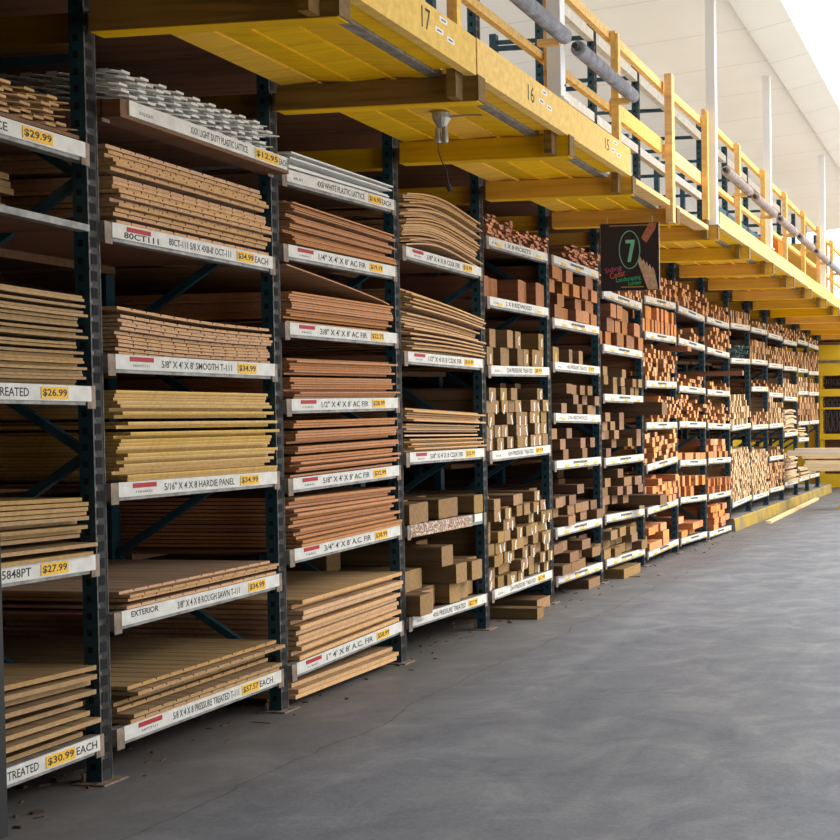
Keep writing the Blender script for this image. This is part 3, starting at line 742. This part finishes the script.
def board(name, x0, x1, y0, y1, z0, z1, mat, label, cat, rz=0, group=None):
    cx, cy = (x0+x1)/2, (y0+y1)/2
    if rz and abs(rz) > .7 and False: pass
    o = mk(name, MB().box(x0-cx, x1-cx, y0-cy, y1-cy, 0, z1-z0), [mat], None, loc=(cx, cy, z0), rot=(0,0,rz))
    return tag(o, label, cat, group)
# boards that stick out beyond the shelf fronts
board('redwood_board', -1.9, .24, 15.02, 15.2, 2.482, 2.54, 'redwood', 'reddish board end jutting over the heaped strips, third shelf down, eighth bay', 'board')
board('redwood_board', -1.2, .58, 16.62, 16.70, 2.238, 2.298, 'redwood', 'long dark board jutting far out between the ninth and tenth bays', 'board')
board('treated_timber', -1.9, .33, 13.50, 13.72, 1.70, 1.84, 'brownwood', 'dark heavy timber jutting out of the seventh bay, fourth shelf down', 'timber')
board('treated_timber', -1.9, .34, 13.35, 13.62, .72, .83, 'brownwood', 'dark heavy timber jutting out of the seventh bay, fifth shelf down', 'timber')
board('treated_timber', -2.2, .22, P[4]+.5, P[4]+.64, .0, .09, 'treated', 'timber end lying on the floor under the fifth bay', 'timber')
board('treated_timber', -.6, .02, P[4]+1.02, P[4]+1.34, 0, .085, 'brownwood', 'short block lying on the floor before the sixth bay upright', 'timber')
board('treated_timber', -1.9, .12, P[6]+.35, P[6]+.95, .0, .10, 'treated', 'greenish timber lying flat on the floor under the seventh bay', 'timber')
board('treated_timber', -1.4, .02, P[5]+.95, P[5]+1.3, .0, .09, 'brownwood', 'brown timber end on the floor under the sixth bay', 'timber')

# debris beneath the racks
db = MB(); rd = random.Random(9)
for k in range(300):
    y = rd.uniform(3.9, 18); x = rd.gauss(-.2, .22); a = rd.uniform(0, PI); ln = rd.uniform(.008, .05) if rd.random() < .95 else rd.uniform(.06, .16); w = rd.uniform(.004, .02); hh = rd.uniform(.003, .012)
    if x > .5: continue
    c, s_ = math.cos(a)*ln/2, math.sin(a)*ln/2; px_, py_ = -math.sin(a)*w/2, math.cos(a)*w/2
    db.prismz([(x-c-px_, y-s_-py_), (x+c-px_, y+s_-py_), (x+c+px_, y+s_+py_), (x-c+px_, y-s_+py_)], 0, hh)
tag(mk('wood_debris', db, ['debris']), 'scattered wood splinters and bark on the floor under the racks', 'debris', None, 'stuff')
# loose board lying on the floor by the kerb
o = mk('loose_board', MB().box(-.04, .04, -3.1, 3.1, 0, .04), ['long_pale'], None, loc=(.22, 23.0, .001), rot=(0,0,.022))
tag(o, 'single pale board lying on the concrete beside the yellow kerb', 'board')
# teal bundle in the eleventh bay
tb = MB()
for k in range(26):
    y = P[10]+.1+rd.uniform(0, 1.1); z = surf(10, 1, y)+.01+rd.uniform(0, .2); tb.tube([(-1.2, y, z), (.03+rd.uniform(-.06,.06), y, z)], .018, 6)
tag(mk('metal_rod_bundle', tb, ['teal']), 'tangled bundle of dark teal metal stakes on the eleventh bay shelf', 'metal stakes', None, 'stuff')

# ------------------------------------------------------------------ mezzanine
ZB = 3.345
def dz(y): return .06 if y > 11.5 else 0
sid = ['first','second','third','fourth','fifth','sixth','seventh','eighth','ninth','tenth','eleventh','twelfth','thirteenth','fourteenth','fifteenth','sixteenth','seventeenth']
for i, y in enumerate(P):
    zb = ZB+dz(y); mat = 'beam_brown' if i < 3 else 'beam_mustard'  # nearer beams are browner mostly from shade, put into their colour
    t = ob('crossbeam', None, None, (0, y-.055, zb))
    xe = 1.255 if i != 5 else 1.22
    mk('fixing_bracket', MB().box(.004, .10, .0455, .052, .02, .12), ['bracket'], t)
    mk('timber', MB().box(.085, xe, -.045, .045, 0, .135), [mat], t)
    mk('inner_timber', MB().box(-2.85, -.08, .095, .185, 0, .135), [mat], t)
    mk('lit_underside', MB().box(.085, xe-.006, -.045, .045, -.004, -.0005), ['deck_yellow'], t)  # thin yellow strip: light on the beam bottom put in as colour
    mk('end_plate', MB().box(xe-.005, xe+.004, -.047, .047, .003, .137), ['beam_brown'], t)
    tag(t, f'{"brown" if i < 3 else "mustard"} timber crossbeam under the mezzanine, {sid[i]} from the camera', 'beam', 'mezzanine crossbeams')
# deck boards, four rows, between crossbeams
rows = [(.115,.312),(.332,.529),(.549,.746),(.766,.96)]
for i in range(16):
    for k, (a, c) in enumerate(rows):
        o = mk('deck_board', MB().box(-(c-a)/2, (c-a)/2, -(P[i+1]-P[i])/2+.004, (P[i+1]-P[i])/2-.004, 0, .028), ['deck_yellow'], None,
               loc=((a+c)/2, (P[i]+P[i+1])/2-.055, ZB+dz(P[i]+.6)+.143), rot=(0, .07*(1 if k%2 else -1), 0))
        tag(o, f'yellow deck board, {("innermost","second","third","outermost")[k]} row, above the {BAY[i]}', 'deck board', 'yellow deck boards')
    if P[i+1] < 9.6 or P[i] > 12:
        o = mk('deck_board', MB().box(1.05, 1.188, P[i]-.098, P[i+1]-.195, ZB+dz(P[i]+.6)+.15, ZB+dz(P[i]+.6)+.178), ['deck_yellow'])
        tag(o, f'narrow yellow deck board just inside the fascia, above the {BAY[i]}', 'deck board', 'yellow deck boards')
    o = mk('rim_joist', MB().box(.975, 1.045, P[i]-.054, P[i+1]-.056, ZB+dz(P[i]+.6)+.1355, ZB+dz(P[i]+.6)+.175), ['steel'])
    tag(o, f'narrow grey steel edge joist under the deck above the {BAY[i]}', 'joist', 'grey deck edge joists')
# fascia boards
def fascia(y0, y1, z0, z1, label):
    return tag(mk('fascia_board', MB().box(1.19, 1.25, y0, y1, z0, z1), ['fascia']), label, 'fascia board', 'yellow fascia boards')
fa = fascia(3.6, 6.52, 3.475, 3.675, 'pale yellow fascia board numbered 17, nearest the camera')
fb = fascia(6.54, 9.36, 3.475, 3.68, 'pale yellow fascia board numbered 16, second along the mezzanine edge')
fascia(12.4, 18.0, 3.545, 3.70, 'pale yellow fascia board beyond the deck gap, third along the mezzanine edge')
fascia(18.02, 24, 3.535, 3.70, 'pale yellow fascia board fourth along the mezzanine edge')
fascia(24.02, 30.5, 3.535, 3.70, 'pale yellow fascia board farthest along the mezzanine edge')
mk('rim_plank', MB().box(1.12, 1.19, 3.6, 6.5, 3.470, 3.50), ['deck_yellow'], fa) if False else None
lettering('17', 'ink', fa, 1.2505, 5.88, 5.975, 3.54, 3.645, name='painted_number')
lettering('16', 'ink', fb, 1.2505, 7.27, 7.37, 3.53, 3.625, name='painted_number')
lettering('15', 'ink', fb, 1.2505, 8.74, 8.83, 3.55, 3.63, name='painted_number')
for par, ys in ((fa, 6.03), (fb, 7.45), (fb, 8.88)):
    for dy, z in ((.05, 3.63), (0, 3.565), (.13, 3.555)):
        st = mk('sticker', MB().box(1.25, 1.2515, ys+dy, ys+dy+.09, z, z+.026), ['white_board'], par)
        mk('lettering', MB().box(1.2515, 1.2525, ys+dy+.02, ys+dy+.07, z+.009, z+.016), ['ink'], st)
# deck edge boards in the fascia gap
tag(mk('edge_board', MB().box(1.05, 1.19, 9.47, 10.72, 3.483, 3.525), ['rail_wood']), 'scuffed yellow board edging the deck gap, left of tall post', 'board', 'deck gap edge boards')
tag(mk('edge_board', MB().box(1.05, 1.19, 10.93, 12.15, 3.483, 3.525), ['rail_wood']), 'scuffed yellow board edging the deck gap, right of tall post', 'board', 'deck gap edge boards')
# guard rail posts
for i, y in enumerate(P[:17]):
    z0 = ZB+dz(y)+.002; z1 = 4.55 if y < 11.5 else 4.66
    if i == 4:
        z1 = 4.55
    if i == 5:
        o = tag(mk('guard_post', MB().box(1.145, 1.21, y-.19, y-.102, 3.345, 4.62), ['rail_wood']), 'tall thick yellow guard rail post above the aisle sign', 'post', 'guard rail posts'); continue
    t = ob('guard_post', None, None, (1.152, y-.1405, 0))
    mk('timber', MB().box(-.026, .012, -.05, .0395, 3.53+dz(y), z1), ['rail_wood'], t)
    mk('stub', MB().box(-.035, .018, -.05, .0395, z0, 3.529+dz(y)), ['beam_brown'], t)  # lower end in brown: the look of unlit wood put into the colour
    mk('edge_strip', MB().box(.0125, .034, -.055, .0, 3.53+dz(y), z1-.02), ['fascia'], t)
    tag(t, f'yellow wooden guard rail post standing above the {sid[i]} crossbeam', 'post', 'guard rail posts')
def rail(y0, y1, z0, z1, nm, label, h=.09, mat='rail_wood', x=1.075):
    tag(mk(nm, MB().prismx([(y0, z0), (y1, z1), (y1, z1+h), (y0, z0+h)], x, x+.045), [mat]), label, 'rail', 'guard rails')
rail(3.7, 10.85, 4.49, 4.49, 'top_rail', 'pale worn yellow top rail on the near guard fence', .07)
rail(10.9, 12.3, 4.49, 4.52, 'top_rail', 'short yellow top rail right of the tall post', .07)
rail(12.4, 28, 4.59, 4.60, 'top_rail', 'long yellow top rail on the far guard fence', .06)
rail(3.7, 9.3, 3.93, 3.95, 'middle_rail', 'round-edged yellow middle rail above the fascia numbers', .05)
rail(9.4, 10.75, 3.94, 3.94, 'middle_rail', 'wide pale middle rail left of the tall post', .12)
rail(10.9, 12.2, 3.93, 3.93, 'middle_rail', 'wide pale middle rail right of the tall post', .12)
rail(12.4, 28, 4.00, 4.02, 'middle_rail', 'long yellow middle rail on the far guard fence', .05)
# padded pipe: grey sleeves and the brackets holding them
segs = [(5.2, 6.35, 0), (6.45, 7.72, 0), (7.96, 9.2, 0), (12.35, 13.5, 1), (13.85, 15.0, 1), (15.4, 16.55, 1), (16.9, 18.0, 1), (18.4, 19.5, 1), (19.7, 21.0, 0), (21.2, 22.6, 0)]
for k, (a, c, br_) in enumerate(segs):
    t = ob('padded_pipe', None, None, (1.325, (a+c)/2, 4.03 if k < 3 else 4.09)); hl = (c-a)/2
    mk('foam_sleeve', MB().tube([(0,-hl,0),(0,-hl+.01,0),(0,hl-.01,0),(0,hl,0)], [.04,.05,.05,.04], 16), ['brown_foam' if br_ else 'grey_foam'], t)
    mk('pipe', MB().tube([(0,-hl-.06,0),(0,hl+.06,0)], .02, 10), ['cable'], t)
    mk('bracket', MB().box(-.165, -.02, hl-.05, hl-.01, -.06, -.02), ['rail_wood'], t)
    tag(t, f'{"brownish" if br_ else "grey"} foam padded pipe outside the guard rail, {sid[k]} from camera', 'padded pipe', 'padded pipes along the guard rail')
# white steel roof columns
for k, (y, z0) in enumerate(((4.2, 3.68), (7.90, 3.685), (12.3, 3.545), (15.25, 3.705), (19.9, 3.705), (24.6, 3.705))):
    t = ob('roof_column', None, None, (1.20, y, z0))
    mk('shaft', MB().box(-.046, .046, -.045, .045, 0.004, 5.785-z0), ['white_metal'], t)
    mk('base_plate', MB().box(-.07, .07, -.06, .06, 0, .012), ['white_metal'], t)
    if k == 1:
        bl = MB()
        for z in (.1, .45, .8): bl.tube([(.046,.03,z),(.054,.03,z)], .007, 8)
        mk('bolt', bl, ['cable'], t)
    tag(t, f'white steel column rising from the mezzanine edge to the roof, {sid[k]} from camera', 'column', 'white roof columns')

# upper storey racking behind the rails
def ubeam(y0, y1, z, mat, label, x=-.035, h=.10):
    tag(mk('upper_beam', MB().box(x-.04, x+.035, y0, y1, z, z+h), [mat]), label, 'beam', 'upper storey beams')
for i in range(2, 13):
    if i in (2,3): continue
    ubeam(P[i]+.04, P[i+1]-.04, 5.42, 'label', f'cream upper rack beam high behind the rail above the {BAY[i]}', h=.10)
    if i > 4: ubeam(P[i]+.04, P[i+1]-.04, 4.62, 'label' if i < 9 else 'upper_blue', f'{"cream" if i<9 else "blue"} lower rack beam behind the rail above the {BAY[i]}', h=.09)
for i in range(4, 9):
    for z, nm in ((4.62, 'upper'), (4.36, 'lower')):
        ubeam(P[i]+.04, P[i+1]-.04, z, 'upper_blue', f'blue rear rack beam on the upper floor above the {BAY[i]}, {nm} of two', x=-1.06, h=.07)

# lamp socket hanging from the deck with its black cord
t = ob('lamp_socket', None, None, (.70, 7.28, 3.478))
mk('junction_box', MB().tube([(0,0,0),(0,0,-.03),(0,0,-.075),(0,0,-.09)], [.055,.055,.03,.02], 14), ['galv'], t)
for s_ in (-1, 1): mk('socket', MB().tube([(s_*.022,0,-.085),(s_*.022,0,-.16),(s_*.022,0,-.175)], [.016,.020,.014], 12), ['galv'], t)
mk('conduit', MB().tube([(.04,0,-.02),(.15,.02,-.012),(.24,.04,-.012)], .006, 6), ['galv'], t)
cd_ = mk('cord', MB().tube([(-.02,0,-.17),(-.025,0,-.22),(.0,0,-.29),(.03,0,-.35),(.035,0,-.42)], .0035, 6), ['cable'], t)
mk('plug', MB().tube([(.035,0,-.42),(.035,0,-.43),(.05,0,-.47)], [.008,.018,.014], 8), ['cable'], t)
tag(t, 'grey twin lamp socket with dangling black cord under the yellow deck', 'lamp socket')

# aisle sign
sg = ob('aisle_sign', None, None, (.842, 10.66, 2.755))
tag(sg, 'black aisle 7 sign with green oval and painted planks under crossbeam', 'sign')
sb = mk('board', MB().box(-.258, .258, 0, .02, 0, .578), ['sign_black'], sg)
mk('edge_trim', MB().box(-.262, -.258, -.002, .022, 0, .578).box(.258, .262, -.002, .022, 0, .578), ['bracket'], sb)
for x in (-.2, .2): mk('hanger', MB().tube([(x,.01,.578),(x,.01,.64)], .003, 6), ['galv'], sg)
el = MB(); n = 40; cx, cz, ra, rb = 0.0, .35, .095, .165
for j in range(n):
    a, c = 2*PI*j/n, 2*PI*(j+1)/n; f1 = .93
    q = [(cx+ra*math.cos(a), cz+rb*math.sin(a)), (cx+ra*math.cos(c), cz+rb*math.sin(c)), (cx+ra*f1*math.cos(c), cz+rb*.955*math.sin(c)), (cx+ra*f1*math.cos(a), cz+rb*.955*math.sin(a))]
    el.prismy(q[::-1], -.003, 0)
mk('oval', el, ['sign_green'], sb)
sv = MB().prismy([(-.035,.405),(.045,.405),(.045,.435),(-.035,.435)], -.003, 0)
sv.prismy([(-.02,.245),(.008,.245),(.045,.405),(.012,.405)], -.003, 0); mk('numeral_seven', sv, ['sign_green'], sb)
def sgtext(s, mat, x0, x1, z0, z1, ang):
    me, a, b_, c, d = textmesh(s, mat); k = (x1-x0)/(b_-a); kz = (z1-z0)/(d-c)
    ob('lettering', me, sb, (x0, -.0005, z0), (PI/2, -ang, 0), (k, kz, .2))
sgtext('Siding', 'sign_purple', -.222, -.07, .150, .205, .22)
sgtext('Cedar', 'sign_red', -.175, -.035, .100, .155, .22)
sgtext('Landscaping', 'sign_lime', -.125, .095, .072, .120, .12)
sgtext('Lumber', 'sign_lime', -.015, .10, .042, .080, .08)
mk('small_print', MB().box(-.08, .12, -.002, 0, .026, .034).box(-.18, .17, -.002, 0, .555, .561), ['sign_gold'], sb)
pk = MB()
for j in range(0):
    x = .075+.036*j; z = .285-.025*j
    pk.prismy([(x+.11,-.0+.004), (x+.14,.004), (x+.03,z-.05), (x+.012,z), (x-.006,z-.055)][::1], -.003-.0006*j, -.0006*j)
pk2 = MB()
for j in range(5):
    x = .085+.028*j; z = .290-.022*j; xb = .16+.018*j
    pk2.prismy([(xb,.004), (xb+.017,.004), (x+.024,z-.04), (x+.008,z), (x-.010,z-.05)], -.003-.0006*j, -.0006*j)
mk('painted_pickets', pk2, ['sign_tan'], sb)
mk('painted_plank', MB().prismy([(.105,.450),(.150,.405),(.235,.530),(.240,.572),(.175,.572)], -.003, 0), ['sign_brown'], sb)

# ------------------------------------------------------------------ far end
Y = 31.0
wb = MB().box(-3.2, 6, Y+.6, Y+.7, 0, 3.75)
struct('wall_far', wb, ['yellow_wall'])
t = ob('yellow_display_rack', None, None, (0, Y, 0))
for z0, z1 in ((2.75, 3.5), (2.24, 2.42), (1.92, 1.97), (1.18, 1.32), (.0, .33)):
    mk('panel', MB().box(-.5, 3.5, 0, .05, z0, z1), ['yellow_wall'], t)
mk('rail', MB().box(-.5, 3.5, -.04, -.001, 3.06, 3.12), ['bracket'], t)
mk('backing', MB().box(-.5, 3.5, .5, .52, .33, 2.75), ['backwall'], t)
mk('top_edge', MB().box(-.52, 3.5, -.03, .58, 3.5, 3.56), ['board_dark'], t)
for x in (-.5, 1.5, 3.44): mk('post', MB().box(x, x+.06, .06, .5, 0, 3.5), ['yellow_wall'], t)
tag(t, 'yellow painted display rack across the far end of the aisle', 'rack')
for zc_, hz, nm in ((2.60, .09, 'top'), (2.08, .12, 'middle'), (1.62, .26, 'lower')):
    for k in range(7):
        x = -.40+.13*k; mb = MB(); pts = [(x+.045*math.cos(q*PI/8), .2, zc_+hz*math.sin(q*PI/8)) for q in range(17)]
        mb.tube(pts, .022, 6)
        tag(mk('hose_coil', mb, ['dark_coil'], None, loc=(0, Y+.05, 0)), f'dark hanging coil, {ordn(k+1)} from left on the {nm} row of the yellow rack', 'coil', f'dark coils on the {nm} row')
# timber bundle lying across the aisle on trestles
Yb = 23.3
bd = [(.16,3.9,1.085,1.125,0),(.02,3.6,1.045,1.083,1),(-.0,3.5,.985,1.043,0),(.30,3.9,.93,.983,0),(.35,4.0,.835,.90,0),(.33,4.0,.77,.833,0),(.40,4.0,.70,.768,0)]
for k, (a, c, z0, z1, wht) in enumerate(bd):
    for j in range(2):
        a2 = a+.06*j; y = Yb+.15*j
        if wht and j: continue
        board('long_timber', a2, c, y, y+.145, z0, z1, 'white_board' if wht else 'long_pale',
              (f'{"thin white board" if wht else "long pale timber"} lying across the aisle end, {ordn(len(bd)-k)} layer up, {"front" if j == 0 else "rear"} row'), 'timber', group='timbers lying across the aisle end')
board('long_timber', .16, 3.9, Yb+.15, Yb+.295, 1.045, 1.083, 'long_pale', 'pale timber beside the thin white board across the aisle end', 'timber')
board('spacer_batten', .6, .68, Yb, Yb+.32, .902, .928, 'brownwood', 'dark spacer batten between the two timber bundles across the aisle', 'batten')
board('spacer_batten', 2.6, 2.68, Yb, Yb+.32, .902, .928, 'brownwood', 'second dark spacer batten farther right between the two timber bundles', 'batten')
for k, x in enumerate((1.25, 3.0)):
    t = ob('trestle', None, None, (x, Yb+.15, 0))
    mk('top_bar', MB().box(-.05, .05, -.3, .3, .60, .699), ['yellow_wall'], t)
    for s1 in (-1, 1):
        for s2 in (-1, 1): mk('leg', MB().tube([(s2*.25, s1*.25, 0), (s2*.03, s1*.22, .62)], .03, 8), ['yellow_wall'], t)
    tag(t, f'yellow trestle carrying the long timbers, {("nearer the racks","farther from the racks")[k]}', 'trestle')
# ochre cabin and orange tarp on the upper floor far away
tag(mk('ochre_partition', MB().box(-.9, .95, 22.2, 22.3, 3.70, 4.75), ['ochre']), 'ochre partition on the upper floor beyond the guard rail', 'partition')
tag(mk('orange_tarp', MB().prismz([(.06,19.3),(.6,19.3),(.7,19.6),(.5,20.2),(.06,20.1)], 3.665, 4.45), ['orange']), 'orange covered load behind the far guard rail', 'tarp')
# dark post at the near left edge of the view
tag(mk('guard_column', MB().box(.09, .148, 4.38, 4.44, 0, 3.0), ['cable']), 'dark steel column at the near left edge before the first bay', 'column')

# ------------------------------------------------------------------ light
struct('shade_wall_near', MB().box(-3.2, 12, -6.2, -6, 0, 7), 'backwall')  # unseen wall added behind the camera to keep light off that side
struct('shade_wall_right', MB().box(8.0, 8.2, -6, 1.6, 0, 6.1), 'backwall')  # unseen wall added to cut the light on the nearest bays
struct('shade_roof_near', MB().box(1.9, 8.0, -6.2, 10.6, 6.1, 6.2), 'backwall')  # unseen roof added over the near aisle to block sky light
w = bpy.data.worlds.new('overcast_sky'); bpy.context.scene.world = w; w.use_nodes = True
bg = w.node_tree.nodes['Background']; bg.inputs[0].default_value = (.94,.97,1,1); bg.inputs[1].default_value = 2.0
sd = bpy.data.lights.new('sun', 'SUN'); sd.energy = 3.4; sd.angle = math.radians(40); sd.color = (1,.94,.84)
so = bpy.data.objects.new('sun', sd); col.objects.link(so)
so.rotation_euler = Vector((-.70, -.25, -.68)).to_track_quat('-Z', 'Y').to_euler()
vs = bpy.context.scene.view_settings
vs.view_transform = 'Standard'; vs.look = 'None'; vs.gamma = 1; vs.use_curve_mapping = False; vs.exposure = 0
